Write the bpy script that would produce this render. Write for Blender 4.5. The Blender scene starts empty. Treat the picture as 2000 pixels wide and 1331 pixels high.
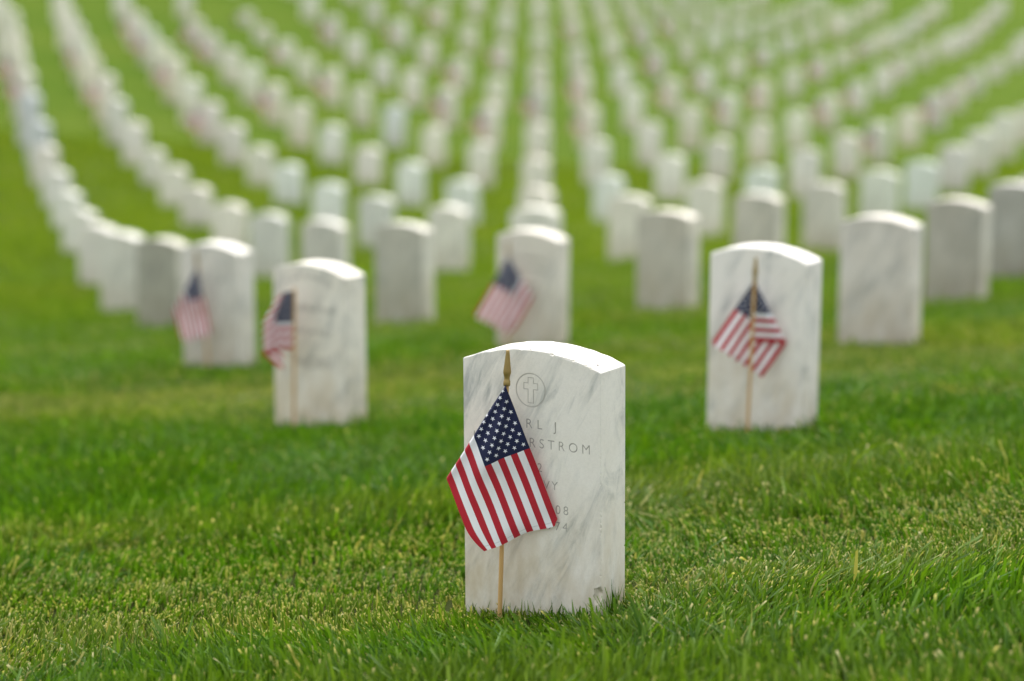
import bpy, bmesh, math, random
import numpy as np
from mathutils import Vector, Matrix, noise
random.seed(7); RNG = np.random.default_rng(11)
sc = bpy.context.scene
COL = sc.collection
R = math.radians

# ------------------------------------------------------------------ camera
F = 4722.0                     # focal length in photo pixels (85 mm on 36 mm, 2000 px)
PITCH = R(10.7)
CAM = Vector((0, 0, 1.55))
cam_d = bpy.data.cameras.new('camera'); cam = bpy.data.objects.new('camera', cam_d); COL.objects.link(cam)
cam_d.lens = 85; cam_d.sensor_width = 36; cam_d.clip_start = .1; cam_d.clip_end = 3000
cam.location = CAM; cam.rotation_euler = (R(90) - PITCH, 0, 0)
cam_d.dof.use_dof = True; cam_d.dof.aperture_fstop = 1.65; cam_d.dof.focus_distance = 5.13
cam_d.dof.aperture_blades = 0
sc.camera = cam
SP, CP = math.sin(PITCH), math.cos(PITCH)

def at(px, py, d):
    """photo pixel + depth along the lens axis -> point in the place"""
    x = (px - 1000) / F * d; u = (665.5 - py) / F * d
    return Vector((x, d * CP + u * SP, CAM.z - d * SP + u * CP))

# ------------------------------------------------------------------ graves: where every stone stands
STONE_H, STONE_W, STONE_T, RISE = .555, .342, .108, .034
cX = (0.05645755, 0.76614674, -0.71518672, 0.01252537, -0.02175624, 0.01105173)
cZ = (1.09304914e-03, 5.63030772e-04, 6.40794548e-04, 6.25828729e-06, 3.38423280e-06, -1.05735125e-05)
def basis(c, i, j): return c[0] + c[1]*i + c[2]*j + c[3]*i*i + c[4]*i*j + c[5]*j*j
MEAS = """0 0 1065 668 512;0 1 622 508 310;0 2 424 470 240;0 3 315 463 177;0 4 240 451;0 5 190 436;0 6 155 408;0 7 130 371;0 8 108 331;0 9 86 283;0 10 75 235;0 11 55 180;0 12 45 135;0 13 35 97;0 14 27 60;0 15 20 20
1 0 1494 473 355;1 1 1040 445 236;1 2 789 432 196;1 3 634 427;1 4 525 415;1 5 447 395;1 6 385 362;1 7 338 324;1 8 298 291;1 9 262 237;1 10 226 192;1 11 205 144;1 12 178 108;1 13 160 77;1 14 145 45;1 15 130 15
2 0 1723 418 250;2 1 1306 408 196;2 2 1050 402;2 3 876 400;2 4 735 381;2 5 640 356;2 6 563 320;2 7 508 286;2 8 452 241;2 9 408 198;2 10 372 153;2 11 338 110;2 12 313 83;2 13 288 54;2 14 264 25
3 0 1873 385 198;3 1 1483 375;3 2 1230 379;3 3 1048 366;3 4 905 350;3 5 803 316;3 6 718 286;3 7 647 244;3 8 585 201;3 9 535 162;3 10 490 125;3 11 450 95;3 12 412 65;3 13 380 37
4 0 1985 354 176;4 1 1612 355;4 2 1378 352;4 3 1190 341;4 4 1048 307;4 5 939 277;4 6 847 246;4 7 769 205;4 8 706 169;4 9 648 133;4 10 598 106;4 11 557 78;4 12 512 50;4 13 480 22
5 1 1718 331;5 2 1488 327;5 3 1310 301;5 4 1165 273;5 5 1051 240;5 6 954 205;5 7 872 172;5 8 806 137;5 9 748 110
6 1 1800 314;6 2 1574 291;6 3 1404 270;6 4 1268 239;6 5 1150 207;6 6 1051 172
7 1 1865 283;7 2 1655 260;7 3 1485 236;7 4 1349 205;7 5 1237 173;7 6 1135 142
8 1 1918 253;8 2 1716 238;8 3 1557 214;8 4 1421 180;8 5 1311 153
9 1 1962 222;9 2 1776 214;9 3 1618 185;9 4 1488 155;9 5 1378 128
10 2 1828 182;10 3 1676 158;10 4 1549 130;10 5 1438 105
11 2 1866 162;11 3 1726 128;11 4 1602 110;11 5 1493 88
12 2 1905 135;12 3 1763 108;12 4 1648 95;12 5 1540 67
13 2 1945 115;13 3 1805 86;13 4 1692 75;13 5 1587 43
14 2 1985 90;14 3 1845 68;14 5 1630 20"""
meas = {}
for t in MEAS.replace('\n', ';').split(';'):
    v = [float(q) for q in t.split()]
    meas[(int(v[0]), int(v[1]))] = v[2:]
BASE = {(0,1): 845, (1,0): 834, (0,2): 722, (2,0): 685, (1,2): 643, (2,1): 616, (3,0): 602, (0,3): 664, (0,4): 628, (0,5): 571, (0,6): 530, (4,0): 545}   # where the foot meets the turf
graves = {}
pts = []
for (i, j), v in meas.items():
    zeta = basis(cZ, i, j)
    if len(v) > 2: zeta = .56 / v[2]
    top = at(v[0], v[1], zeta * F)
    top.z -= .009
    graves[(i, j)] = top
    pts.append((top.x, top.y, at(v[0], BASE[(i, j)], zeta * F).z if (i, j) in BASE else top.z - (STONE_H if i + j else .583)))
P = np.array(pts)
def terms(x, y):
    x = np.asarray(x, float) / 10; y = np.asarray(y, float) / 40
    return np.stack([np.ones_like(x), y, y**2, y**3, y**4, x, x*y, x*y*y, x*x, x*x*y], -1)
wt = 4 / (4 + P[:, 1] / 10); wt[:3] = 3; wt[0] = 12
TC = np.linalg.lstsq(terms(P[:, 0], P[:, 1]) * wt[:, None], P[:, 2] * wt, rcond=None)[0]
RES = P[:, 2] - terms(P[:, 0], P[:, 1]) @ TC
NEAR = [(a[0], a[1], q) for a, q in zip(P, RES) if a[1] < 20]
def ground(x, y):
    x = np.asarray(x, float); y = np.asarray(y, float)
    yc = np.clip(y, 3.0, 62); lim = 1.2 + yc * .22
    xc = lim * np.tanh(x / lim) if True else x
    z = terms(xc, yc) @ TC
    num = 0; den = .35
    for a, b, q in NEAR:
        k = np.exp(-((x - a)**2 + (y - b)**2 * .5) / (1.0 + .05*b)); num = num + k*q; den = den + k
    z = z + num / den
    z0 = terms(xc, np.full_like(yc, 3.0)) @ TC; z1 = terms(xc, np.full_like(yc, 3.3)) @ TC
    z = z + np.where(y < 3, (y - 3) * (z1 - z0) / .3 * .6, 0)
    e = np.maximum(y - 62, 0); z = z + e * .05 - e * e / (e + 200) * .05
    return z
def gz(x, y): return float(ground(x, y))

# ------------------------------------------------------------------ node helpers
def mat(name):
    m = bpy.data.materials.new(name); m.use_nodes = True; m.node_tree.nodes.clear(); return m, NT(m.node_tree)
class NT:
    def __init__(s, t): s.t = t
    def n(s, typ, ins=None, **kw):
        nd = s.t.nodes.new(typ)
        for k, v in kw.items(): setattr(nd, k, v)
        for k, v in (ins or {}).items():
            if isinstance(v, bpy.types.NodeSocket): s.t.links.new(v, nd.inputs[k])
            else: nd.inputs[k].default_value = v
        return nd
    def m(s, op, a, b=None, c=None, clamp=False):
        ins = {0: a}
        if b is not None: ins[1] = b
        if c is not None: ins[2] = c
        nd = s.n('ShaderNodeMath', ins, operation=op); nd.use_clamp = clamp; return nd.outputs[0]
    def mix(s, f, a, b, mode='MIX'):
        nd = s.n('ShaderNodeMix', data_type='RGBA', blend_type=mode)
        for idx, v in ((0, f), (6, a), (7, b)):
            if isinstance(v, bpy.types.NodeSocket): s.t.links.new(v, nd.inputs[idx])
            else: nd.inputs[idx].default_value = v
        return nd.outputs[2]
    def mr(s, v, a, b, c=0., d=1.):
        return s.n('ShaderNodeMapRange', {0: v, 1: a, 2: b, 3: c, 4: d}).outputs[0]
    def noise(s, vec, scale, detail=3., rough=.5, dist=0.):
        return s.n('ShaderNodeTexNoise', {'Vector': vec, 'Scale': scale, 'Detail': detail, 'Roughness': rough, 'Distortion': dist}).outputs[0]
    def mapping(s, vec, sc_=(1, 1, 1), rot=(0, 0, 0), loc=(0, 0, 0)):
        return s.n('ShaderNodeMapping', {'Vector': vec, 'Scale': sc_, 'Rotation': rot, 'Location': loc}).outputs[0]
    def out(s, surf): s.n('ShaderNodeOutputMaterial', {'Surface': surf})
def C(r, g, b): return (r, g, b, 1)

# ------------------------------------------------------------------ materials
def marble():
    m, t = mat('marble')
    tc = t.n('ShaderNodeTexCoord'); oi = t.n('ShaderNodeObjectInfo')
    off = t.n('ShaderNodeVectorMath', {0: tc.outputs['Object'], 1: t.n('ShaderNodeCombineXYZ', {0: t.m('MULTIPLY', oi.outputs['Random'], 13.), 1: t.m('MULTIPLY', oi.outputs['Random'], 7.), 2: t.m('MULTIPLY', oi.outputs['Random'], 29.)}).outputs[0]}, operation='ADD').outputs[0]
    # long streaks running down and leftwards across the face
    rotv = t.mapping(off, (1, 1, 1), (0, R(-24), 0)); mp = t.mapping(rotv, (13, 9, 3.6))
    v1 = t.noise(mp, 1.0, 5, .62, .8)
    mp2 = t.mapping(rotv, (42, 26, 9.))
    v2 = t.noise(mp2, 1.0, 5, .65, .6)
    fine = t.noise(off, 150., 3, .6)
    blot = t.noise(off, 7., 4, .6)
    streak = t.m('ADD', t.m('MULTIPLY', t.mr(v1, .44, .64), t.mr(v2, .36, .62)), t.m('MULTIPLY', t.mr(v2, .54, .74), .2), clamp=True)
    col = t.mix(t.m('MULTIPLY', streak, 1.0), C(.89, .86, .79), C(.46, .475, .45))
    col = t.mix(t.m('MULTIPLY', t.mr(blot, .42, .72), .35), col, C(.76, .70, .59))
    col = t.mix(t.m('MULTIPLY', t.mr(fine, .35, .75), .14), col, C(.52, .51, .46))
    col = t.mix(t.m('MULTIPLY', t.mr(t.noise(off, 420., 2, .6), .62, .72), .3), col, C(.40, .39, .33))
    sep = t.n('ShaderNodeSeparateXYZ', {0: tc.outputs['Object']})
    # soil splash and lichen stain creeping up from the turf
    st = t.m('MULTIPLY', t.mr(sep.outputs[2], .02, .30, 1., 0.), t.mr(t.noise(t.mapping(off, (1, 1, .45)), 14., 4, .65), .3, .68))
    col = t.mix(t.m('MULTIPLY', st, .85), col, C(.55, .46, .31))
    # weathered grey face on some stones: amount in the object's alpha
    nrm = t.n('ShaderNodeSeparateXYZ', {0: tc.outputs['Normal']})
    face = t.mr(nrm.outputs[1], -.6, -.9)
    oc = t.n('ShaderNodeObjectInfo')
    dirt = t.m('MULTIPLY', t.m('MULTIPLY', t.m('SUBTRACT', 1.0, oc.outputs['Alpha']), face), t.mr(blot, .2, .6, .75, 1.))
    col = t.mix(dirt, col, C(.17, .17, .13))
    col = t.mix(1.0, col, oc.outputs['Color'], 'MULTIPLY')
    b = t.n('ShaderNodeBump', {'Strength': .25, 'Distance': .002, 'Height': t.noise(off, 320., 4, .7)})
    p = t.n('ShaderNodeBsdfPrincipled', {'Base Color': col, 'Roughness': .62, 'Normal': b.outputs[0], 'Specular IOR Level': .35})
    t.out(p.outputs[0]); return m
def marble_cut(name='carved_marble', c1=C(.33, .32, .28), c2=C(.46, .44, .39)):
    m, t = mat(name)
    tc = t.n('ShaderNodeTexCoord')
    col = t.mix(t.noise(tc.outputs['Object'], 90., 3), c1, c2)
    p = t.n('ShaderNodeBsdfPrincipled', {'Base Color': col, 'Roughness': .8})
    t.out(p.outputs[0]); return m
def plain(name, c1, c2, scale, rough=.6, vec_scale=(1, 1, 1), spec=.5, metal=0.):
    m, t = mat(name); tc = t.n('ShaderNodeTexCoord')
    v = t.mapping(tc.outputs['Object'], vec_scale)
    col = t.mix(t.noise(v, scale, 4, .6), C(*c1), C(*c2))
    p = t.n('ShaderNodeBsdfPrincipled', {'Base Color': col, 'Roughness': rough, 'Specular IOR Level': spec, 'Metallic': metal})
    t.out(p.outputs[0]); return m

def star_mask(t, u, v, cols, rows, u0, v0, du, dv, rad, rot):
    """1 inside five-pointed stars on a grid; u, v in metres"""
    a = t.m('DIVIDE', t.m('SUBTRACT', u, u0), du); b = t.m('DIVIDE', t.m('SUBTRACT', v, v0), dv)
    ia = t.m('MINIMUM', t.m('MAXIMUM', t.m('ROUND', a), 0.), cols - 1.); ib = t.m('MINIMUM', t.m('MAXIMUM', t.m('ROUND', b), 0.), rows - 1.)
    x = t.m('MULTIPLY', t.m('SUBTRACT', a, ia), du); y = t.m('MULTIPLY', t.m('SUBTRACT', b, ib), dv)
    r = t.m('SQRT', t.m('ADD', t.m('MULTIPLY', x, x), t.m('MULTIPLY', y, y)))
    th = t.m('ADD', t.m('ARCTAN2', x, y), rot + 4 * math.pi)
    seg = 2 * math.pi / 5
    q = t.m('ABSOLUTE', t.m('SUBTRACT', t.m('MODULO', th, seg), seg / 2))     # 0 at notch, seg/2 at point
    al = t.m('SUBTRACT', seg / 2, q)                                           # angle from the point
    # straight edge from the point (rad,0) to the notch (rin at 36 deg)
    rin = rad * .40; nx_, ny_ = rin * math.cos(seg / 2), rin * math.sin(seg / 2)
    dx, dy = nx_ - rad, ny_
    px = t.m('MULTIPLY', r, t.m('COSINE', al)); py = t.m('MULTIPLY', r, t.m('SINE', al))
    side = t.m('SUBTRACT', t.m('MULTIPLY', py, -dx), t.m('MULTIPLY', t.m('SUBTRACT', rad, px), dy))
    return t.m('LESS_THAN', side, 0.)
FLY, HOIST, CAN = .305, .18, .140
def flag_cloth():
    m, t = mat('flag_cloth')
    uv = t.n('ShaderNodeSeparateXYZ', {0: t.n('ShaderNodeUVMap', uv_map='UVMap').outputs[0]})
    u = t.m('MULTIPLY', uv.outputs[0], FLY); v = t.m('MULTIPLY', uv.outputs[1], HOIST)
    k = t.m('FLOOR', t.m('MULTIPLY', uv.outputs[1], 13.))
    red = t.m('LESS_THAN', t.m('MODULO', k, 2.), .5)
    weave = t.noise(t.mapping(uv.outputs[0].node.inputs[0].links[0].from_socket, (FLY, HOIST, 1)), 900., 2)
    white = C(.88, .885, .90)
    hem = t.m('MULTIPLY', t.m('GREATER_THAN', uv.outputs[0], .968), t.m('LESS_THAN', uv.outputs[0], .975))
    white = t.mix(t.m('MULTIPLY', hem, .35), white, C(.45, .45, .47))
    stripes = t.mix(red, white, t.mix(weave, C(.42, .016, .028), C(.52, .028, .045)))
    inc = t.m('MULTIPLY', t.m('LESS_THAN', u, CAN), t.m('LESS_THAN', uv.outputs[1], 7 / 13))
    H7 = HOIST * 7 / 13
    du, dv = CAN / 6.0, H7 / 5.0
    s1 = star_mask(t, u, v, 6, 5, du * .5, dv * .5, du, dv, .0050, R(5))
    s2 = star_mask(t, u, v, 5, 4, du, dv, du, dv, .0050, R(5))
    st = t.m('MAXIMUM', s1, s2)
    canton = t.mix(st, t.mix(weave, C(.010, .014, .050), C(.018, .024, .072)), C(.85, .86, .9))
    col = t.mix(inc, stripes, canton)
    b = t.n('ShaderNodeBump', {'Strength': .2, 'Distance': .0006, 'Height': weave})
    p = t.n('ShaderNodeBsdfPrincipled', {'Base Color': col, 'Roughness': .75, 'Normal': b.outputs[0], 'Sheen Weight': .15, 'Specular IOR Level': .25})
    tr = t.n('ShaderNodeBsdfTranslucent', {'Color': col})
    mx = t.n('ShaderNodeMixShader', {0: .14, 1: p.outputs[0], 2: tr.outputs[0]})
    t.out(mx.outputs[0]); return m

def patches(t, pos):
    """large colour differences of the lawn: drier yellow bands, lush dark ones with slope shading painted in"""
    w = t.mapping(pos, (.30, 1.0, 0))
    a = t.noise(w, .75, 3, .55, .3); b = t.noise(t.mapping(pos, (1, 1.6, 0), (0, 0, .4)), 3.2, 3, .6)
    return a, b
def turf():
    m, t = mat('turf_soil')
    geo = t.n('ShaderNodeNewGeometry')
    a, b = patches(t, geo.outputs['Position'])
    f = t.noise(geo.outputs['Position'], 60., 4, .7)
    col = t.mix(f, C(.070, .122, .008), C(.125, .205, .015))
    col = t.mix(t.mr(a, .40, .62), col, t.mix(f, C(.100, .145, .012), C(.160, .220, .024)))
    col = t.mix(t.m('MULTIPLY', t.mr(b, .45, .7), .5), col, C(.060, .115, .007))
    yy = t.n('ShaderNodeSeparateXYZ', {0: geo.outputs['Position']}).outputs[1]
    col = t.mix(t.mr(yy, 9., 22., 1., 0.), col, t.mix(f, C(.030, .042, .010), C(.070, .080, .022)))   # thatch and soil, painted darker for the shade between near blades
    bp = t.n('ShaderNodeBump', {'Strength': .8, 'Distance': .02, 'Height': t.noise(geo.outputs['Position'], 90., 4, .7)})
    col = t.mix(1., col, C(.76, .82, .70), 'MULTIPLY')
    p = t.n('ShaderNodeBsdfPrincipled', {'Base Color': col, 'Roughness': 1., 'Specular IOR Level': .05, 'Normal': bp.outputs[0]})
    t.out(p.outputs[0]); return m
def blade():
    m, t = mat('grass_blade')
    geo = t.n('ShaderNodeNewGeometry')
    at_ = t.n('ShaderNodeAttribute', attribute_name='blade').outputs['Vector']
    sp = t.n('ShaderNodeSeparateXYZ', {0: at_})
    rnd, hgt = sp.outputs[0], sp.outputs[1]; dry = t.m('GREATER_THAN', sp.outputs[2], 1.5); tip = t.m('SUBTRACT', sp.outputs[2], t.m('MULTIPLY', dry, 2.))
    a, b = patches(t, geo.outputs['Position'])
    g = t.mix(rnd, C(.024, .100, .003), C(.120, .275, .012))
    g = t.mix(t.m('GREATER_THAN', rnd, .93), g, C(.17, .31, .12))            # bluish broad blades
    g = t.mix(t.m('MULTIPLY', t.mr(a, .47, .62), .6), g, t.mix(rnd, C(.12, .17, .025), C(.30, .32, .10)))
    g = t.mix(t.m('MULTIPLY', t.mr(b, .40, .62), .7), g, t.mix(rnd, C(.045, .12, .006), C(.12, .22, .012)))  # lush dark patches, shading of the slopes painted in with them
    yy = t.n('ShaderNodeSeparateXYZ', {0: geo.outputs['Position']}).outputs[1]
    g = t.mix(t.mr(yy, 9., 24., 0., .8), g, t.mix(rnd, C(.12, .20, .012), C(.24, .33, .03)))       # paler with distance: far backlit brightness painted into the blades
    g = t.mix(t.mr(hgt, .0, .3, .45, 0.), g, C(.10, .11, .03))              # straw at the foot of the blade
    g = t.mix(t.m('MULTIPLY', dry, .7), g, t.mix(rnd, C(.34, .30, .13), C(.50, .46, .24)))     # dead blades
    g = t.mix(t.m('MULTIPLY', tip, t.mr(hgt, .84, .97)), g, C(.60, .55, .36))
    g = t.mix(1., g, C(.98, .96, .72), 'MULTIPLY')
    p = t.n('ShaderNodeBsdfPrincipled', {'Base Color': g, 'Roughness': .5, 'Specular IOR Level': .22})
    tr = t.n('ShaderNodeBsdfTranslucent', {'Color': t.mix(1., g, C(1.25, 1.25, .55), 'MULTIPLY')})
    mx = t.n('ShaderNodeMixShader', {0: .42, 1: p.outputs[0], 2: tr.outputs[0]})
    t.out(mx.outputs[0]); return m

M_MARBLE, M_CUT, M_EMB = marble(), marble_cut(), marble_cut('emblem_groove', C(.50, .48, .43), C(.60, .58, .52))
M_WOOD = plain('dowel_wood', (.50, .29, .095), (.62, .40, .16), 18., .55, (6, 6, .5))
M_GOLD = plain('gilt_finial', (.26, .175, .045), (.36, .255, .08), 60., .42, spec=.6, metal=.35)
M_CLOTH = flag_cloth(); M_TURF = turf(); M_BLADE = blade()
M_DARK = plain('dark_speck', (.05, .05, .05), (.12, .1, .09), 300., .9)

# ------------------------------------------------------------------ object helpers
def link(o): COL.objects.link(o); return o
def mesh_obj(name, me, parent=None, mats=()):
    o = bpy.data.objects.new(name, me)
    for m_ in mats: me.materials.append(m_)
    if parent: o.parent = parent
    return link(o)
def tag(o, label, cat, group=None):
    o['label'] = label; o['category'] = cat
    if group: o['group'] = group

# ------------------------------------------------------------------ headstone
def profile(w, n=28, h=STONE_H - RISE, rise=RISE, low=-.16):
    pr = [(-w/2, low), (w/2, low)]
    r = (w*w/4 + rise*rise) / (2*rise); a0 = math.asin(w/2/r)
    for k in range(n + 1):
        a = a0 - 2*a0*k/n
        pr.append((r*math.sin(a), h + rise - r + r*math.cos(a)))
    return pr
def stone_mesh(name, n, bevel, seg, w=STONE_W, t=STONE_T):
    bm = bmesh.new(); pr = profile(w, n)
    f = [bm.verts.new((x, -t/2, z)) for x, z in pr]; b = [bm.verts.new((x, t/2, z)) for x, z in pr]
    bm.faces.new(f); bm.faces.new(b[::-1]); N = len(pr)
    for k in range(N): bm.faces.new((f[k], b[k], b[(k+1) % N], f[(k+1) % N])[::1])
    bmesh.ops.recalc_face_normals(bm, faces=bm.faces)
    sharp = [e for e in bm.edges if len(e.link_faces) == 2 and e.calc_face_angle() > R(35)]
    bmesh.ops.bevel(bm, geom=sharp, offset=bevel, segments=seg, profile=.6, affect='EDGES')
    me = bpy.data.meshes.new(name); bm.to_mesh(me); bm.free(); return me

def eval_mesh(o):
    dg = bpy.context.evaluated_depsgraph_get(); dg.update()
    e = o.evaluated_get(dg); me = bpy.data.meshes.new_from_object(e); return me
def text_curve(body, size, spacing, depth):
    cu = bpy.data.curves.new('t', 'FONT'); cu.body = body; cu.size = size; cu.space_character = spacing
    cu.extrude = depth; cu.offset = .0; cu.align_x = 'CENTER'; cu.resolution_u = 6
    return cu
def text_mesh(body, cap, width, depth):
    sz = cap / .70
    ws = []
    for s in (1., 1.5):
        cu = text_curve(body, sz, s, depth); o = link(bpy.data.objects.new('t', cu))
        me = eval_mesh(o); xs = [v.co.x for v in me.vertices]; ws.append(max(xs) - min(xs))
        bpy.data.objects.remove(o); bpy.data.curves.remove(cu); bpy.data.meshes.remove(me)
    s = 1 + .5 * (width - ws[0]) / (ws[1] - ws[0])
    cu = text_curve(body, sz, s, depth); o = link(bpy.data.objects.new('t', cu)); me = eval_mesh(o)
    xs = [v.co.x for v in me.vertices]; c = (min(xs) + max(xs)) / 2
    for v in me.vertices: v.co.x -= c
    q = bmesh.new(); q.from_mesh(me); bmesh.ops.remove_doubles(q, verts=q.verts, dist=2e-5)
    bmesh.ops.dissolve_degenerate(q, edges=q.edges, dist=1e-5); q.to_mesh(me); q.free()
    bpy.data.objects.remove(o); bpy.data.curves.remove(cu)
    return me
def append_mesh(bm, me, mtx):
    k = len(bm.verts); bm.from_mesh(me); bm.verts.ensure_lookup_table()
    for v in bm.verts[k:]: v.co = mtx @ v.co
def ring(bm, r0, r1, cx, cz, y0, y1, n=56):
    """closed ring prism with its axis along y"""
    A = []
    for k in range(n):
        a = 2*math.pi*k/n; c, s = math.cos(a), math.sin(a)
        A.append([bm.verts.new((cx + r*c, y, cz + r*s)) for r, y in ((r0, y0), (r1, y0), (r1, y1), (r0, y1))])
    for k in range(n):
        p, q = A[k], A[(k+1) % n]
        for e in range(4): bm.faces.new((p[e], q[e], q[(e+1) % 4], p[(e+1) % 4]))
def loop_prism(bm, outer, inner, y0, y1):
    n = len(outer); L = [[bm.verts.new((x, y, z)) for x, z in lp] for lp, y in ((outer, y0), (inner, y0), (inner, y1), (outer, y1))]
    for e in range(4):
        a, b = L[e], L[(e+1) % 4]
        for k in range(n): bm.faces.new((a[k], a[(k+1) % n], b[(k+1) % n], b[k]))
def cross_pts(cx, cz, s=0.):
    a, b = .0062 + s, .0165 + s      # half arm width, half span
    t, bt = .0265 + s, .0270 + s; ah = .0085
    return [(cx-a, cz-bt), (cx+a, cz-bt), (cx+a, cz+ah-a), (cx+b, cz+ah-a), (cx+b, cz+ah+a), (cx+a, cz+ah+a), (cx+a, cz+t), (cx-a, cz+t), (cx-a, cz+ah+a), (cx-b, cz+ah+a), (cx-b, cz+ah-a), (cx-a, cz+ah-a)]
ROT90 = Matrix.Rotation(R(90), 4, 'X')
SH = STONE_H - RISE
LINES = [('C RL J', .126, .0205, .124, .0), ('HAMMERSTROM', .167, .0205, .289, .0), ('S2', .2195, .019, .046, .004),
         ('US NAVY', .2555, .019, .132, .0), ('JAN 1 1908', .3065, .0195, .183, .0), ('DEC 2 1974', .343, .0195, .181, -.001)]
def engraved_stone():
    base = stone_mesh('headstone', 40, .0032, 3)
    # let the arrises wander a little, as on a stone that has stood for decades
    for v in base.vertices:
        q = v.co * 38
        v.co += Vector((noise.noise(q), noise.noise(q + Vector((9, 3, 1))), noise.noise(q + Vector((2, 8, 5))))) * .0018
    o = mesh_obj('headstone', base, None, [M_MARBLE, M_CUT])
    yf = -STONE_T/2
    cb = bmesh.new(); plates = []
    D = .0022
    for body, down, cap, width, dx in LINES:
        tm = text_mesh(body, cap, width, .0018)
        mtx = Matrix.Translation((dx, yf, SH - down - cap/2)) @ ROT90
        append_mesh(cb, tm, mtx)
        bpy.data.meshes.remove(tm)
        flat = text_mesh(body, cap, width, 0)
        pb = bmesh.new(); plates.append(pb); append_mesh(pb, flat, Matrix.Translation((dx, yf + .0010, SH - down - cap/2)) @ ROT90)
        bpy.data.meshes.remove(flat)
    eb = bmesh.new(); ez = SH - .0535
    ring(cb, .0345, .0375, 0, ez, yf - .003, yf + D)
    loop_prism(cb, cross_pts(0, ez, .0016), cross_pts(0, ez, -.0006), yf - .003, yf + D)
    ring(eb, .0346, .0374, 0, ez, yf + .0012, yf + D + .0003)
    loop_prism(eb, cross_pts(0, ez, .0015), cross_pts(0, ez, -.0005), yf + .0012, yf + D + .0003)
    # chips knocked out of the edges
    for (x, y, z, s, k) in ((STONE_W/2 - .007, yf - .0035, .038, .014, 1), *[(STONE_W/2 + random.uniform(-.001, .001), yf + random.uniform(-.001, .001), .085 + q*.0105 + random.uniform(-.002, .002), random.uniform(.0012, .0034), 20 + q) for q in range(30) if random.random() < .7], *[(-STONE_W/2, yf, .03 + q*.04 + random.uniform(0, .02), random.uniform(.0008, .002), 50 + q) for q in range(12) if q not in (2, 7)],
                            (.052, yf - .001, SH + RISE - .004, .0055, 5), (-.022, yf, SH + RISE - .001, .004, 6), (.105, yf, SH + .021, .004, 7),
                            (.02, yf - .001, SH + RISE, .003, 9), (-.09, yf - .001, SH + .024, .003, 10), (.135, yf, SH + .0125, .003, 12), (.147, yf, SH + .0085, .003, 13),
                            (-STONE_W/2, yf, .11, .003, 14), (-STONE_W/2, yf, .33, .002, 15), (STONE_W/2, .052, .125, .004, 16), (STONE_W/2, .052, .22, .003, 17)):
        g = bmesh.new(); bmesh.ops.create_icosphere(g, subdivisions=3, radius=s)
        for v in g.verts:
            v.co *= 1 + .55*noise.noise(v.co*(1.1/s) + Vector((k*5, 0, 0))) + .25*noise.noise(v.co*(2.7/s) + Vector((k*3, 4, 0))); v.co.z *= 1.35 if k < 5 else (1.3 if k >= 20 else .8)
        bmesh.ops.translate(g, verts=g.verts, vec=(x, y, z)); tmp = bpy.data.meshes.new('c'); g.to_mesh(tmp); g.free()
        n0 = len(cb.faces); cb.from_mesh(tmp); cb.faces.ensure_lookup_table()
        for f in cb.faces[n0:]: f.material_index = 0
        bpy.data.meshes.remove(tmp)
    bmesh.ops.recalc_face_normals(cb, faces=cb.faces)
    cm = bpy.data.meshes.new('cut'); cb.to_mesh(cm); cb.free(); cm.materials.append(M_MARBLE)
    co = link(bpy.data.objects.new('cut', cm))
    md = o.modifiers.new('b', 'BOOLEAN'); md.operation = 'DIFFERENCE'; md.solver = 'EXACT'; md.object = co; md.use_self = False; md.use_hole_tolerant = False
    me = eval_mesh(o); o.modifiers.clear(); o.data = me
    bpy.data.objects.remove(co)
    for pb in plates:
        pm = bpy.data.meshes.new('inscription_line'); pb.to_mesh(pm); pb.free(); mesh_obj('inscription_line', pm, o, [M_CUT])
    bmesh.ops.recalc_face_normals(eb, faces=eb.faces)
    em = bpy.data.meshes.new('emblem'); eb.to_mesh(em); eb.free()
    emb = mesh_obj('emblem', em, o, [M_EMB])
    for x, y, a in ((-.002, yf + .006, .3), (.145, yf + .03, 1.4)):
        g = bmesh.new(); bmesh.ops.create_icosphere(g, subdivisions=2, radius=.0035)
        for v in g.verts:
            v.co *= 1 + .6*noise.noise(v.co*400); v.co.x *= 1.3 if x > 0 else .5; v.co.z *= .35
        sm = bpy.data.meshes.new('speck'); g.to_mesh(sm); g.free()
        rr = (STONE_W**2/4 + RISE**2)/(2*RISE); so_ = mesh_obj('speck', sm, o, [M_DARK]); so_.location = (x, y, SH + RISE - rr + math.sqrt(rr*rr - x*x))
    return o

# worn, unreadable lettering of stones that stand out of focus
def worn_lines(name, rows, parent):
    for row in rows: worn_line('inscription_line', [row], parent)
def worn_line(name, rows, parent):
    bm = bmesh.new(); yf = -STONE_T/2 - .0008
    for (down, half, cap, bow) in rows:
        x = -half
        while x < half:
            w = random.uniform(.007, .013)
            z = SH - down + bow * (1 - (x/half)**2)
            for _ in range(2):
                cx = x + random.uniform(0, w); s = random.uniform(.0011, .0018)
                z0 = z + random.uniform(-.1, .3) * cap; z1 = z0 + cap * random.uniform(.5, .9)
                v = [bm.verts.new(p) for p in ((cx - s, yf, z0), (cx + s, yf, z0), (cx + s, yf, z1), (cx - s, yf, z1))]
                v2 = [bm.verts.new((q.co.x, yf + .002, q.co.z)) for q in v]
                bm.faces.new(v); bm.faces.new(v2[::-1])
                for e in range(4): bm.faces.new((v[e], v2[e], v2[(e+1) % 4], v[(e+1) % 4]))
            zz = z + cap * random.choice((0, .5, 1))
            v = [bm.verts.new(p) for p in ((x, yf, zz - .0012), (x + w, yf, zz - .0012), (x + w, yf, zz + .0012), (x, yf, zz + .0012))]
            bm.faces.new(v)
            x += w + .006
    me = bpy.data.meshes.new(name); bm.to_mesh(me); bm.free()
    return mesh_obj(name, me, parent, [M_CUT])

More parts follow.
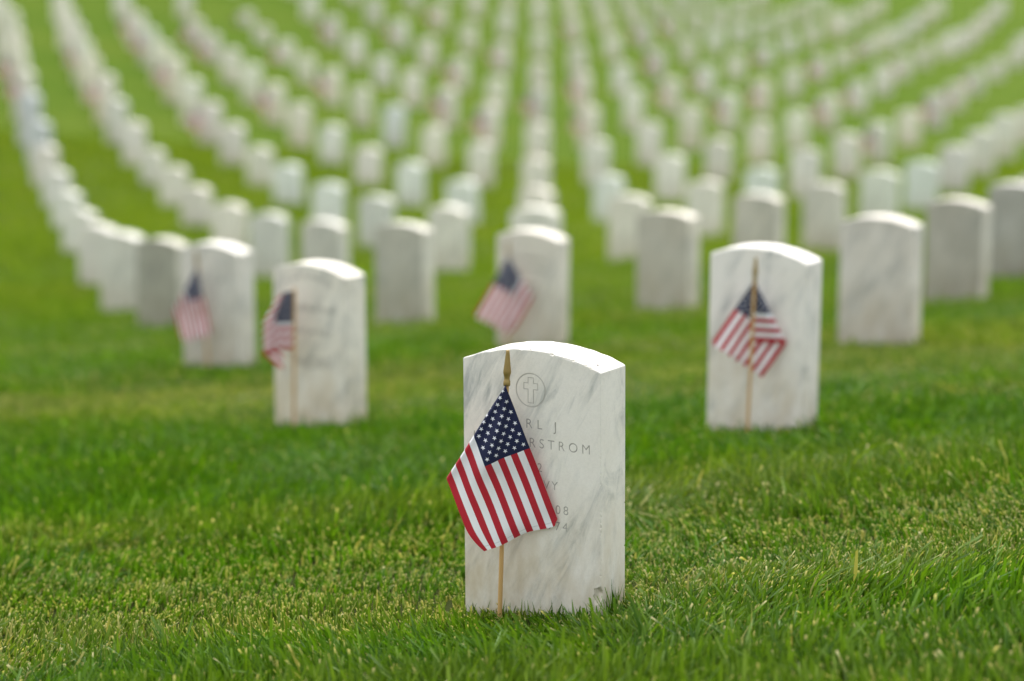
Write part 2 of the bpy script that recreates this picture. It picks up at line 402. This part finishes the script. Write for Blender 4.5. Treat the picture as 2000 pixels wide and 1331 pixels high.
ORD = ['first','second','third','fourth','fifth','sixth','seventh','eighth','ninth','tenth','eleventh','twelfth','thirteenth','fourteenth','fifteenth','sixteenth','seventeenth','eighteenth','nineteenth','twentieth','twenty-first','twenty-second']
LABEL = {
 (0,0): 'sharply focused white marble headstone with engraved cross and letters, nearest of all',
 (0,1): 'cream white headstone with worn dark lettering, behind and left of the nearest stone',
 (1,0): 'bright white headstone behind and right of the nearest stone, flag before its face',
 (1,1): 'pale grey headstone seen straight above the nearest stone, small flag at its left edge',
 (0,2): 'grey headstone left of the worn-lettered cream stone, long drooping flag at its left edge',
 (0,3): 'dark olive grey faced headstone just left of the drooping flag',
 (0,4): 'pale headstone directly left of the dark olive grey faced stone',
 (1,2): 'dark grey faced headstone between the cream lettered stone and the central flag',
 (2,0): 'large blotchy grey headstone directly right of the bright white flagged stone',
 (2,1): 'grey faced headstone with sunlit cap directly left of the bright white flagged stone',
 (3,0): 'dark grey faced headstone with white cap, right of the large blotchy grey one',
 (4,0): 'grey headstone cut by the right edge of the photo',
 (3,1): 'grey faced headstone with cream cap rising just behind the bright white flagged stone',
 (2,2): 'white headstone whose top peeps out just behind the pale grey central one',
 (1,3): 'grey faced headstone rising just behind the cream stone with worn lettering',
 (2,3): 'pale headstone touching the right side of the dark grey faced central-left one',
 (4,1): 'pale headstone with brownish foot between the bright flagged stone and the blotchy grey one',
 (3,2): 'pale headstone with tan foot touching the left side of the sunlit-capped grey one',
 (2,4): 'narrow pale headstone mostly hidden behind the dark grey faced central-left one',
 (1,4): 'pale grey headstone rising behind the gap left of the cream lettered stone',
}
# tone (rgb tint) and weathering of the face (0 clean .. 1 dark) for stones that differ visibly
TONE = {(0,0):((1,1,.98),0),(0,1):((1,.985,.93),.02),(1,0):((1,1,1),0),(1,1):((.97,.95,.9),.16),(0,2):((.92,.92,.9),.16),(0,3):((.86,.86,.78),.62),(0,4):((.93,.94,.90),.15),
        (1,2):((.95,.95,.88),.52),(2,0):((.95,.93,.9),.22),(2,1):((.97,.95,.88),.48),(3,0):((.95,.93,.88),.58),(4,0):((.9,.9,.9),.6),(3,1):((.97,.95,.88),.38),(2,3):((.97,.97,.92),.1),
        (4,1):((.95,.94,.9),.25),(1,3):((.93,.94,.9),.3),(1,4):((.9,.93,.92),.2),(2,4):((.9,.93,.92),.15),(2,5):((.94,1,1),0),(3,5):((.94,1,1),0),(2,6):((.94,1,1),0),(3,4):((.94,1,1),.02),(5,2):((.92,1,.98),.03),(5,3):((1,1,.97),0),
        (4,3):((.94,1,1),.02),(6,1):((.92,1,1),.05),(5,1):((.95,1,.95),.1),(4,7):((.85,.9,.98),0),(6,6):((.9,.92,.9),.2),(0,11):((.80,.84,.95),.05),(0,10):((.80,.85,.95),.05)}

heads = [stone_mesh('headstone', 20, .004, 2), stone_mesh('headstone', 20, .006, 2, STONE_W*.985, STONE_T*.95), stone_mesh('headstone', 16, .005, 2, STONE_W*1.01, STONE_T*1.06)]
for h in heads: h.materials.append(M_MARBLE)
stones = {}; gnd = {}
def ordinal(k): return ORD[k-1]
for i in range(0, 24):
    for j in range(0, 24):
        n = i + j
        if n > 22: continue
        if (i, j) in graves: top = graves[(i, j)]
        else:
            # never let the small quadratic terms fold the far rows back
            zz = cZ[0] + cZ[1]*i + cZ[2]*j + (cZ[3]*i*i + cZ[4]*i*j + cZ[5]*j*j) * (1 if n < 16 else (16/n)**2)
            X = basis(cX, i, j) if n < 16 else (cX[0] + cX[1]*i + cX[2]*j + (cX[3]*i*i + cX[4]*i*j + cX[5]*j*j) * (16/n)**2)
            px = 1000 + X/zz
            if px < -260 or px > 2260: continue
            # march to the ground along this column of the picture
            d = zz * F; x = (px - 1000)/F*d; y = d*CP
            for _ in range(4):
                g = gz(x, y); dz = g - CAM.z; y = (d + dz * SP) / CP
            top = Vector((x, y, g + STONE_H))
            py = 665.5 - F * ((top.z - CAM.z)*CP + top.y*SP) / (top.y*CP - (top.z - CAM.z)*SP)
            if py < -75: continue
        b = Vector((top.x, top.y, top.z - STONE_H))
        gnd[(i, j)] = gz(top.x, top.y)
        if (i, j) == (0, 0): o = engraved_stone(); yaw = -31.5
        else:
            o = link(bpy.data.objects.new('headstone', heads[(i*7 + j*3) % 3])); yaw = -33 + random.uniform(-2.5, 2.5)
            if (i, j) == (0, 1): yaw = -37
            if (i, j) == (1, 0): yaw = -33.5
        o.location = b; o.rotation_euler = (R(random.uniform(-1.3, 1.3)), R(random.uniform(-1.3, 1.3)) if (i, j) != (0, 0) else R(-.45), R(yaw))
        if (i, j) == (0, 0): o.rotation_euler[0] = 0
        o.rotation_mode = 'XYZ'
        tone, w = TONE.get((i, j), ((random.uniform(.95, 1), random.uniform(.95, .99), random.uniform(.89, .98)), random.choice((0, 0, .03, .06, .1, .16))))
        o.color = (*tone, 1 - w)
        if (i, j) in LABEL: lab = LABEL[(i, j)]
        elif n <= 15:
            lab = f'blurred headstone, {ordinal(j+1)} from the front in the {ordinal(i+1)} slanting row from the left edge' if i < j else f'blurred headstone, {ordinal(i+1)} from the front in the {ordinal(j+1)} slanting row from the right edge'
            if i == j: lab = f'blurred pale headstone, {ordinal(i+1)} from the front in the column above the nearest stone'
        else: lab = 'tiny blurred white headstone among the crowded far rows near the top of the photo'
        tag(o, lab, 'headstone', 'white headstones in rows on the lawn' if n <= 15 else 'tiny far headstones near the top of the photo')
        stones[(i, j)] = o
worn_lines('inscription', [(.045, .10, .020, .028), (.135, .125, .024, .0), (.215, .10, .018, 0), (.30, .11, .022, -.02), (.318, .10, .02, -.02)], stones[(0, 1)])
worn_lines('inscription', [(.07, .11, .02, .03), (.13, .09, .018, 0), (.19, .08, .018, 0), (.29, .10, .02, -.02)], stones[(2, 0)])
worn_lines('inscription', [(.10, .09, .018, 0), (.15, .11, .018, 0), (.22, .06, .016, 0), (.26, .07, .016, 0)], stones[(3, 0)])
worn_lines('inscription', [(.10, .09, .018, 0), (.15, .11, .018, 0), (.22, .06, .016, 0), (.26, .07, .016, 0)], stones[(1, 1)])
worn_lines('inscription', [(.17, .09, .018, 0), (.21, .10, .018, 0)], stones[(2, 1)])

# ------------------------------------------------------------------ flags
def lathe(name, prof, n=20, lean=None):
    bm = bmesh.new(); rings = []
    for r, z in prof: rings.append([bm.verts.new((r*math.cos(2*math.pi*k/n), r*math.sin(2*math.pi*k/n), z)) for k in range(n)])
    for a, b in zip(rings, rings[1:]):
        for k in range(n): bm.faces.new((a[k], a[(k+1) % n], b[(k+1) % n], b[k]))
    bm.faces.new(rings[0][::-1]); bm.faces.new(rings[-1])
    bmesh.ops.recalc_face_normals(bm, faces=bm.faces)
    for f in bm.faces: f.smooth = len(f.verts) == 4
    me = bpy.data.meshes.new(name); bm.to_mesh(me); bm.free(); return me
STAFF_TOP = .468     # cloth hangs from here
staff_me = lathe('staff', [(.0046, -.12), (.0047, .0), (.0046, .2), (.0044, STAFF_TOP + .004), (.004, STAFF_TOP + .012)])
short_staff_me = lathe('staff', [(.0048, -.12), (.0048, .0), (.0046, STAFF_TOP + .004), (.0042, STAFF_TOP + .01)])
T = STAFF_TOP
finial_me = lathe('finial', [(.0044, T+.006), (.0068, T+.0065), (.0072, T+.010), (.0070, T+.0155), (.0058, T+.018), (.0057, T+.0235), (.0068, T+.0285), (.0079, T+.032),
                            (.0080, T+.036), (.0074, T+.041), (.0060, T+.053), (.0047, T+.066), (.0039, T+.074), (.0036, T+.0785), (.0005, T+.079)], 24)
for me in (staff_me, short_staff_me): me.materials.append(M_WOOD)
finial_me.materials.append(M_GOLD)

def cloth_mesh(ang, mirror=1, hoist_front=False, squeeze=1., wrinkle=.004, phase=0., nu=130, nv=76, fold_add=0., us=1.):
    """A flag hung by its upper hoist corner. Flat cloth folded once along the line that brings the
    hoist against the staff. ang: lean of the stripes from the vertical (deg). x right, z up, y away."""
    a = R(ang); U = Vector((math.sin(a), -math.cos(a))); V = Vector((-math.cos(a), -math.sin(a)))
    va = math.atan2(-V.x, -V.y)                    # V's angle left of straight down
    fa = (va + R(fold_add)) / 2                                    # fold line halves it: hoist comes to hang straight down
    f = Vector((-math.sin(fa), -math.cos(fa))); nrm = Vector((-f.y, f.x))
    if nrm.dot(U) < 0: nrm = -nrm
    r = .0055
    bm = bmesh.new(); uvl = bm.loops.layers.uv.new('UVMap'); G = []
    for b in range(nv + 1):
        row = []
        for c in range(nu + 1):
            u = c / nu; v = b / nv; p = U * (u * FLY * us) + V * (v * HOIST)
            # rounded, slightly curled outer corner
            w = p.dot(nrm); s = p.dot(f)
            if w > math.pi*r/2: dd, yy = w - math.pi*r/2, -r
            elif w < -math.pi*r/2: dd, yy = -w - math.pi*r/2, r
            else: dd, yy = -r*math.cos(w/r), -r*math.sin(w/r)
            q = f * s + nrm * dd
            if hoist_front: yy = -yy
            d0 = q.length
            ang_ = math.atan2(q.x, -q.y)
            wr = wrinkle * min(d0 / .1, 1) * (math.sin(ang_ * 9 + phase) + .5*math.sin(ang_ * 17 + 2*phase + d0*12)) + wrinkle*.6*math.sin(d0*34 + q.x*22 + phase)*min(1, d0/.05)
            # hem curl at the fly end
            cu = max(0, u - .9) / .1; yy += -.006 * cu * cu * math.sin(v*7 + 1)
            lim = (max(0., (u - .80)) / .2) ** 2 * (max(0., (v - .70)) / .3) ** 1.5
            q = q + Vector((.017, .004)) * lim * (1 if not hoist_front else 0); yy += .012 * lim
            rr = max(0., u - .955) / .045 * max(0., .075 - v) / .075
            q = q - (U*.010 - V*.006) * rr*rr
            q = q + U * .0016 * math.sin(v*11 + phase) * u * u
            x = q.x * squeeze
            z = q.y
            row.append((bm.verts.new((x * mirror + .0035*mirror, yy + wr * (2.2 if squeeze < .95 else 1), z + T + .008)), u, v))
        G.append(row)
    for b in range(nv):
        for c in range(nu):
            vs = [G[b][c], G[b][c+1], G[b+1][c+1], G[b+1][c]]
            fc = bm.faces.new([q[0] for q in vs]); fc.smooth = True
            for lp, q in zip(fc.loops, vs): lp[uvl].uv = (q[1], q[2])
    me = bpy.data.meshes.new('cloth'); bm.to_mesh(me); bm.free(); me.materials.append(M_CLOTH); return me
def pleated_mesh():
    """cloth on the staff by its hoist, thrown into folds to the left, the loose fly curling under"""
    bm = bmesh.new(); uvl = bm.loops.layers.uv.new('UVMap'); nu, nv = 110, 60; G = []
    for b in range(nv + 1):
        row = []
        for c in range(nu + 1):
            u = c / nu; v = b / nv; s = u * FLY
            if s < .14: x = -s*.52; y = .006*math.sin(s*110); sag = 0
            elif s < .185: x = -.0728 - (s - .14)*.85; y = .006*math.sin(.14*110) - .010*math.sin((s - .14)*50); sag = (s - .14)*.35
            else:
                k = s - .185; tr = .010
                if k < math.pi*tr: x = -.111 - tr*math.sin(k/tr); y = tr*(1 - math.cos(k/tr)) + .004
                else: x = -.111 + (k - math.pi*tr)*.72; y = 2*tr + .004 + .010*math.sin(k*70)
                sag = .016 + .30*k + .22*k*v
            x2 = x * .88 * (.55 + .45*min(1, (v*HOIST + .004)/.075)); z = T - v*HOIST*1.10 - sag - .18*abs(x2)*(1 - v)
            row.append((bm.verts.new((x2, y, z)), u, v))
        G.append(row)
    for b in range(nv):
        for c in range(nu):
            vs = [G[b][c], G[b][c+1], G[b+1][c+1], G[b+1][c]]
            fc = bm.faces.new([q[0] for q in vs]); fc.smooth = True
            for lp, q in zip(fc.loops, vs): lp[uvl].uv = (q[1], q[2])
    me = bpy.data.meshes.new('cloth'); bm.to_mesh(me); bm.free(); me.materials.append(M_CLOTH); return me
cloth_a = cloth_mesh(22.8, 1, wrinkle=.0065, fold_add=-7, phase=.4, nu=200, nv=120)
cloth_d = cloth_mesh(29, -1, wrinkle=.003, phase=1.4)
cloth_c = cloth_mesh(32, -1, True, wrinkle=.003, phase=2., us=.74)
cloth_e = cloth_mesh(7, 1, squeeze=.74, wrinkle=.005, phase=.9)
cloth_b = pleated_mesh()
def flag(loc, cloth, staff_y, label, lean=0., face=0., fin=True, scale=1., group='small stars and stripes flags set before headstones'):
    e = link(bpy.data.objects.new('flag', None)); e.empty_display_size = .1
    e.location = loc; e.rotation_euler = (0, R(lean), R(face)); e.scale = (scale,)*3
    tag(e, label, 'flag', group)
    for nm, me, y in (('staff', staff_me if fin else short_staff_me, staff_y), ('finial', finial_me, staff_y), ('cloth', cloth, 0)):
        if nm == 'finial' and not fin: continue
        c = link(bpy.data.objects.new(nm, me)); c.parent = e; c.location = (0, y, 0)
    return e
def on_ground(px, d, back=0.):
    x = (px - 1000)/F*d; y = d*CP
    for _ in range(6):
        g = gz(x, y); y = (d + (g - CAM.z)*SP)/CP
    return Vector((x, y, g))
def before(ij, px, gap, up=0.):
    """ground point a little in front of a stone, in line with pixel column px"""
    s = stones[ij]; d = (s.location.y*CP - (s.location.z - CAM.z)*SP) - gap
    p = on_ground(px, d); p.z = gnd[ij] + up
    return p
flag(before((0,0), 976, .065), cloth_a, .0075, 'crisp stars and stripes flag with gold finial before the nearest headstone', lean=1.75, scale=1.06)
flag(before((0,1), 574, .10, .02), cloth_b, .0, 'bunched flag on a bare wooden stick before the cream headstone with worn lettering', lean=1.3, fin=False, scale=1.04)
flag(before((1,0), 1458, .12, -.018), cloth_c, -.013, 'widely spread flag with its stick in front, before the bright white headstone at right', lean=1.7, scale=1.06)
flag(before((1,1), 990, .10, -.045), cloth_d, .0095, 'tilted flag hanging at the left edge of the pale grey central headstone', lean=.5, scale=1.06)
flag(before((0,2), 409, .12, -.01), cloth_e, .0085, 'long narrow drooping flag before the grey headstone at far left', lean=-5., scale=1.06)
small = [cloth_mesh(21, 1, nu=36, nv=22, phase=.3), cloth_mesh(27, -1, nu=36, nv=22, phase=1.), cloth_mesh(6, 1, squeeze=.74, nu=36, nv=22)]
FAR = {(2,9):-.1,(3,9):0,(1,11):0,(2,11):0,(0,13):-.1,(1,13):0,(2,13):0,(5,6):0,(6,5):0,(6,6):0,(5,7):0,(8,5):.05,(7,6):.05,(9,4):0,(9,5):-.1,(8,4):0,
       (10,2):0,(10,3):-.1,(9,3):0,(11,2):0,(12,3):0,(11,4):0,(11,5):0,(12,2):0,(3,12):0,(3,13):0,(4,11):0,(8,2):0,(4,9):0,(7,8):0,(6,8):0,(9,6):0,(6,10):0,(9,8):0,(5,11):0,(10,7):0,(0,12):0,(13,4):0,(7,10):0,(11,7):0,(4,13):0,(2,14):0}
def ord_name(i, j):
    if i < j: return f'{ordinal(j+1)} stone of the {ordinal(i+1)} slanting row from the left edge'
    if i > j: return f'{ordinal(i+1)} stone of the {ordinal(j+1)} slanting row from the right edge'
    return f'{ordinal(i+1)} stone in the column above the nearest headstone'
for k, ((i, j), dx) in enumerate(FAR.items()):
    if (i, j) not in stones: continue
    s = stones[(i, j)]; c, q = math.cos(R(33)), math.sin(R(33))
    lx, ly = -.10 + dx*.3, -.13
    x = s.location.x + lx*c - (-ly)*q*1.0 + 0; y = s.location.y + (-lx)*q*(-1)*-1 - (-ly)*c
    flag((x, y, s.location.z), small[k % 3], (.0095, .0095, .009)[k % 3],
         'tiny blurred flag before the ' + ord_name(i, j), face=random.uniform(-25, 25), lean=random.uniform(-4, 4))

# ------------------------------------------------------------------ ground
def grid_axis(pts):
    out = []
    for a, b, st in pts:
        out += list(np.arange(a, b, st))
    return np.array(out + [pts[-1][1]])
ys = grid_axis([(-40, 0, 4), (0, 3, .3), (3, 14, .08), (14, 70, .5), (70, 200, 6), (200, 900, 60)])
xs = grid_axis([(-500, -60, 40), (-60, -12, 2), (-12, -2.2, .35), (-2.2, 2.2, .08), (2.2, 12, .35), (12, 60, 2), (60, 500, 40)])
XX, YY = np.meshgrid(xs, ys)
def bumps(x, y):
    return (.012*np.sin(x*1.7 + 1.3*np.sin(y*.9)) * np.sin(y*1.4 + .7) + .006*np.sin(x*4.1 + 2)*np.sin(y*3.3 + x)) * np.clip((y-2)/3, 0, 1)
ZZ = ground(XX, YY) + bumps(XX, YY)
nx, ny = len(xs), len(ys)
co = np.stack([XX, YY, ZZ], -1).reshape(-1, 3)
idx = np.arange(nx*ny).reshape(ny, nx)
quads = np.stack([idx[:-1, :-1], idx[:-1, 1:], idx[1:, 1:], idx[1:, :-1]], -1).reshape(-1, 4)
def np_mesh(name, co, quads):
    me = bpy.data.meshes.new(name); me.vertices.add(len(co)); me.vertices.foreach_set('co', co.astype(np.float32).ravel())
    me.loops.add(quads.size); me.loops.foreach_set('vertex_index', quads.astype(np.int32).ravel())
    me.polygons.add(len(quads)); me.polygons.foreach_set('loop_start', np.arange(0, quads.size, 4, dtype=np.int32))
    me.update(calc_edges=True); return me
gm = np_mesh('ground', co, quads); gm.polygons.foreach_set('use_smooth', np.ones(len(quads), bool))
go = mesh_obj('ground', gm, None, [M_TURF]); go['kind'] = 'structure'

# ------------------------------------------------------------------ grass
def vnoise(x, y, s, seed):
    """cheap smooth value noise, -1..1"""
    r = np.random.default_rng(seed); g = r.uniform(-1, 1, (64, 64))
    x = np.asarray(x)*s + 1000.3; y = np.asarray(y)*s + 1000.7
    xi = np.floor(x).astype(int); yi = np.floor(y).astype(int); fx = x - xi; fy = y - yi
    fx = fx*fx*(3-2*fx); fy = fy*fy*(3-2*fy)
    q = lambda a, b: g[a % 64, b % 64]
    return (q(xi, yi)*(1-fx) + q(xi+1, yi)*fx)*(1-fy) + (q(xi, yi+1)*(1-fx) + q(xi+1, yi+1)*fx)*fy
near_stones = [(o.location.x, o.location.y, o.rotation_euler.z) for (k, o) in stones.items() if k[0] + k[1] <= 5]
def blades(y0, y1, dens, h, w, tipf):
    half = lambda y: .226*y*1.12 + .35
    area = sum(2*half(y)*(y1-y0)/60 for y in np.linspace(y0, y1, 60)); n = int(area*dens)
    y = RNG.uniform(y0, y1, n*2); x = RNG.uniform(-half(y1), half(y1), n*2)
    k = np.abs(x) < half(y); x, y = x[k][:n], y[k][:n]
    # tufting: pull blades towards tuft centres
    cell = .035
    cxn = np.floor(x/cell); cyn = np.floor(y/cell); hsh = np.sin(cxn*127.1 + cyn*311.7)*43758.5453; hx = hsh - np.floor(hsh); hs2 = np.sin(cxn*269.5 + cyn*183.3)*43758.5453; hy = hs2 - np.floor(hs2)
    pull = RNG.uniform(0, .65, len(x)); x = x + ((cxn + hx)*cell - x)*pull; y = y + ((cyn + hy)*cell - y)*pull
    keep = np.ones(len(x), bool)
    for sx, sy, rz in near_stones:
        c, s = math.cos(-rz), math.sin(-rz); dx, dy = x - sx, y - sy
        lx, ly = dx*c - dy*s, dx*s + dy*c
        keep &= ~((np.abs(lx) < STONE_W/2 + .002) & (np.abs(ly) < STONE_T/2 + .002))
    x, y = x[keep], y[keep]; hsh = hx[keep]; n = len(x)
    a = vnoise(x, y, 1.1, 3); b = vnoise(x, y, 3.4, 5); c_ = vnoise(x, y, 9., 9)
    wob = .22*vnoise(x, y, .7, 41)
    mown = np.clip(1.05*np.exp(-((y + wob - 5.32)/.52)**2) + .8*np.exp(-((y + wob - 9.6)/.8)**2) + .35*vnoise(x*.7, y*2.0, 1.4, 21) + .35*b - .08, 0, 1)   # passes of the mower               # 1: shaved patch with straw tips, 0: longer lush grass
    H = h*(.56 + .50*(1-mown) + .16*c_ + .10*b)*RNG.uniform(.65, 1.25, n)*(1 + .25*(hsh - .5))
    longer = (RNG.random(n) < .13*(1.2 - mown)); H = np.where(longer, H*RNG.uniform(1.3, 1.8, n), H)
    for sx, sy, rz in near_stones:                                   # strimmed short round each stone
        q_ = np.exp(-(((x - sx)**2 + (y - sy)**2)/.30**2)**2); H = H*(1 - .42*q_); mown = np.maximum(mown, q_*.5)
    W = w*RNG.uniform(.5, 1.35, n)*np.where(longer, 1.35, 1)
    az = RNG.uniform(0, 2*np.pi, n)
    la = 2.0*np.pi*vnoise(x, y, .9, 31) + 1.5*vnoise(x, y, 6, 33) + RNG.normal(0, .9, n)
    L = np.clip(.45 + .3*vnoise(x, y, 2.2, 35) + RNG.normal(0, .25, n), .02, 1.15) * np.where(longer, 1.3, 1)
    ax = np.cos(az)*W/2; ay = np.sin(az)*W/2
    dx, dy = np.cos(la), np.sin(la)
    z = ground(x, y) + bumps(x, y) - .004
    tw = RNG.normal(0, .5, n); bx, by = np.cos(az + tw)*W/2, np.sin(az + tw)*W/2
    tipw = np.where(RNG.random(n) < .5, .62, .12)
    co = np.empty((n, 6, 3), np.float32)
    for lev, (t, hw) in enumerate(((0, .8), (.5, 1.), (1., None))):
        ox = H*L*.75*t*t; zz = H*(t - .28*L*t*t)
        ex, ey = (ax, ay) if lev == 0 else (bx, by)
        f = tipw if hw is None else hw
        px, py = x + dx*ox, y + dy*ox
        co[:, lev*2, 0] = px - ex*f; co[:, lev*2, 1] = py - ey*f; co[:, lev*2, 2] = z + zz
        co[:, lev*2+1, 0] = px + ex*f; co[:, lev*2+1, 1] = py + ey*f; co[:, lev*2+1, 2] = z + zz + (W*.25*RNG.uniform(-1, 1, n) if lev == 2 else 0)
    at3 = np.empty((n, 6, 3), np.float32)
    rnd = RNG.random(n); at3[:, :, 0] = rnd[:, None]; dry = RNG.random(n) < .13*mown
    at3[:, :, 1] = np.array([0, 0, .5, .5, 1, 1])[None]
    tip = (RNG.random(n) < tipf*(.08 + .72*mown)).astype(np.float32); at3[:, :, 2] = tip[:, None] + dry[:, None]*2
    k = np.arange(n)[:, None]*6
    f1 = np.concatenate([k+0, k+1, k+3, k+2], 1); f2 = np.concatenate([k+2, k+3, k+5, k+4], 1)
    return co.reshape(-1, 3), np.stack([f1, f2], 1).reshape(-1, 4), at3.reshape(-1, 3)
parts = [blades(3.7, 6.4, 15500, .054, .0052, .7), blades(6.4, 10, 10000, .046, .0055, .7), blades(10, 18, 3400, .05, .0085, .6), blades(18, 34, 700, .06, .018, .5)]
# a few tall dark blades left by the mower against the nearest stone
off = 0; C_, Q_, A_ = [], [], []
for co_, q_, a_ in parts: C_.append(co_); Q_.append(q_ + off); A_.append(a_); off += len(co_)
s0 = stones[(0, 0)].location; c, q = math.cos(R(-31.5)), math.sin(R(-31.5))
tl = []
def edge_pt(lx, ly): return s0.x + lx*c - ly*q, s0.y + lx*q + ly*c
for _ in range(60):
    lx = random.uniform(-.17, .17); ly = -STONE_T/2 - random.uniform(.003, .02); tl.append((*edge_pt(lx, ly), random.uniform(.022, .05), .0030))
for _ in range(30):
    ly = random.uniform(-.05, .06); lx = STONE_W/2 + random.uniform(.003, .015); tl.append((*edge_pt(lx, ly), random.uniform(.025, .05), .0028))
for _ in range(16):
    x, y = edge_pt(STONE_W/2 + random.uniform(.004, .016), random.uniform(-.045, .03)); tl.append((x, y, random.uniform(.05, .085), .0028))
tc_, tq_, ta_ = [], [], []
for x, y, h, w in tl:
    az = random.uniform(-.6, .6); la = random.uniform(0, 6.28); ln = random.uniform(0, .35)*h; z = gz(x, y) + float(bumps(x, y)) - .004; k = len(tc_); r0 = random.random()*.9
    for t, f in ((0, 1), (.5, .9), (1, .1)):
        ox, oy = math.cos(la)*ln*t*t, math.sin(la)*ln*t*t
        for sg in (-1, 1): tc_.append((x + ox + sg*math.cos(az)*w/2*f, y + oy + sg*math.sin(az)*w/2*f, z + h*t)); ta_.append((r0, t*.8, 0))
    tq_ += [(k, k+1, k+3, k+2), (k+2, k+3, k+5, k+4)]
C_.append(np.array(tc_)); Q_.append(np.array(tq_) + off); A_.append(np.array(ta_))
me = np_mesh('grass', np.concatenate(C_), np.concatenate(Q_))
at_ = me.attributes.new('blade', 'FLOAT_VECTOR', 'POINT'); at_.data.foreach_set('vector', np.concatenate(A_).astype(np.float32).ravel())
gr = mesh_obj('grass', me, None, [M_BLADE]); gr['kind'] = 'stuff'; gr['label'] = 'short mown green lawn grass with straw coloured tips'; gr['category'] = 'grass'
print('blades', len(me.polygons)//2, 'stones', len(stones))

# ------------------------------------------------------------------ light
EL, AZ = R(62), R(-12)          # sun high behind the stones, a little to the left
w = bpy.data.worlds.new('World'); sc.world = w; w.use_nodes = True; t = NT(w.node_tree); w.node_tree.nodes.clear()
sky = t.n('ShaderNodeTexSky', sky_type='NISHITA'); sky.sun_disc = False; sky.sun_elevation = EL; sky.sun_rotation = AZ; sky.dust_density = 3.; sky.air_density = 1.; sky.ozone_density = .6
hs = t.n('ShaderNodeHueSaturation', {'Color': t.mix(1., sky.outputs[0], C(1.08, .985, .935), 'MULTIPLY'), 'Saturation': .22})
bg = t.n('ShaderNodeBackground', {'Color': hs.outputs[0], 'Strength': .15}); t.n('ShaderNodeOutputWorld', {'Surface': bg.outputs[0]})
sd = bpy.data.lights.new('sun', 'SUN'); sd.energy = .5; sd.angle = R(14); sd.color = (1, .96, .9)
so = link(bpy.data.objects.new('sun', sd))
dirv = Vector((math.sin(AZ)*math.cos(EL), math.cos(AZ)*math.cos(EL), math.sin(EL)))
so.rotation_euler = dirv.to_track_quat('Z', 'Y').to_euler(); so.location = (0, 0, 30)

sc.view_settings.view_transform = 'Standard'; sc.view_settings.look = 'None'; sc.view_settings.exposure = 1.45; sc.view_settings.gamma = 1
sc.render.engine = 'CYCLES'; sc.cycles.use_denoising = True
try: sc.cycles.denoiser = 'OPENIMAGEDENOISE'
except Exception: pass
sc.cycles.max_bounces = 6; sc.cycles.diffuse_bounces = 3; sc.cycles.sample_clamp_indirect = 8
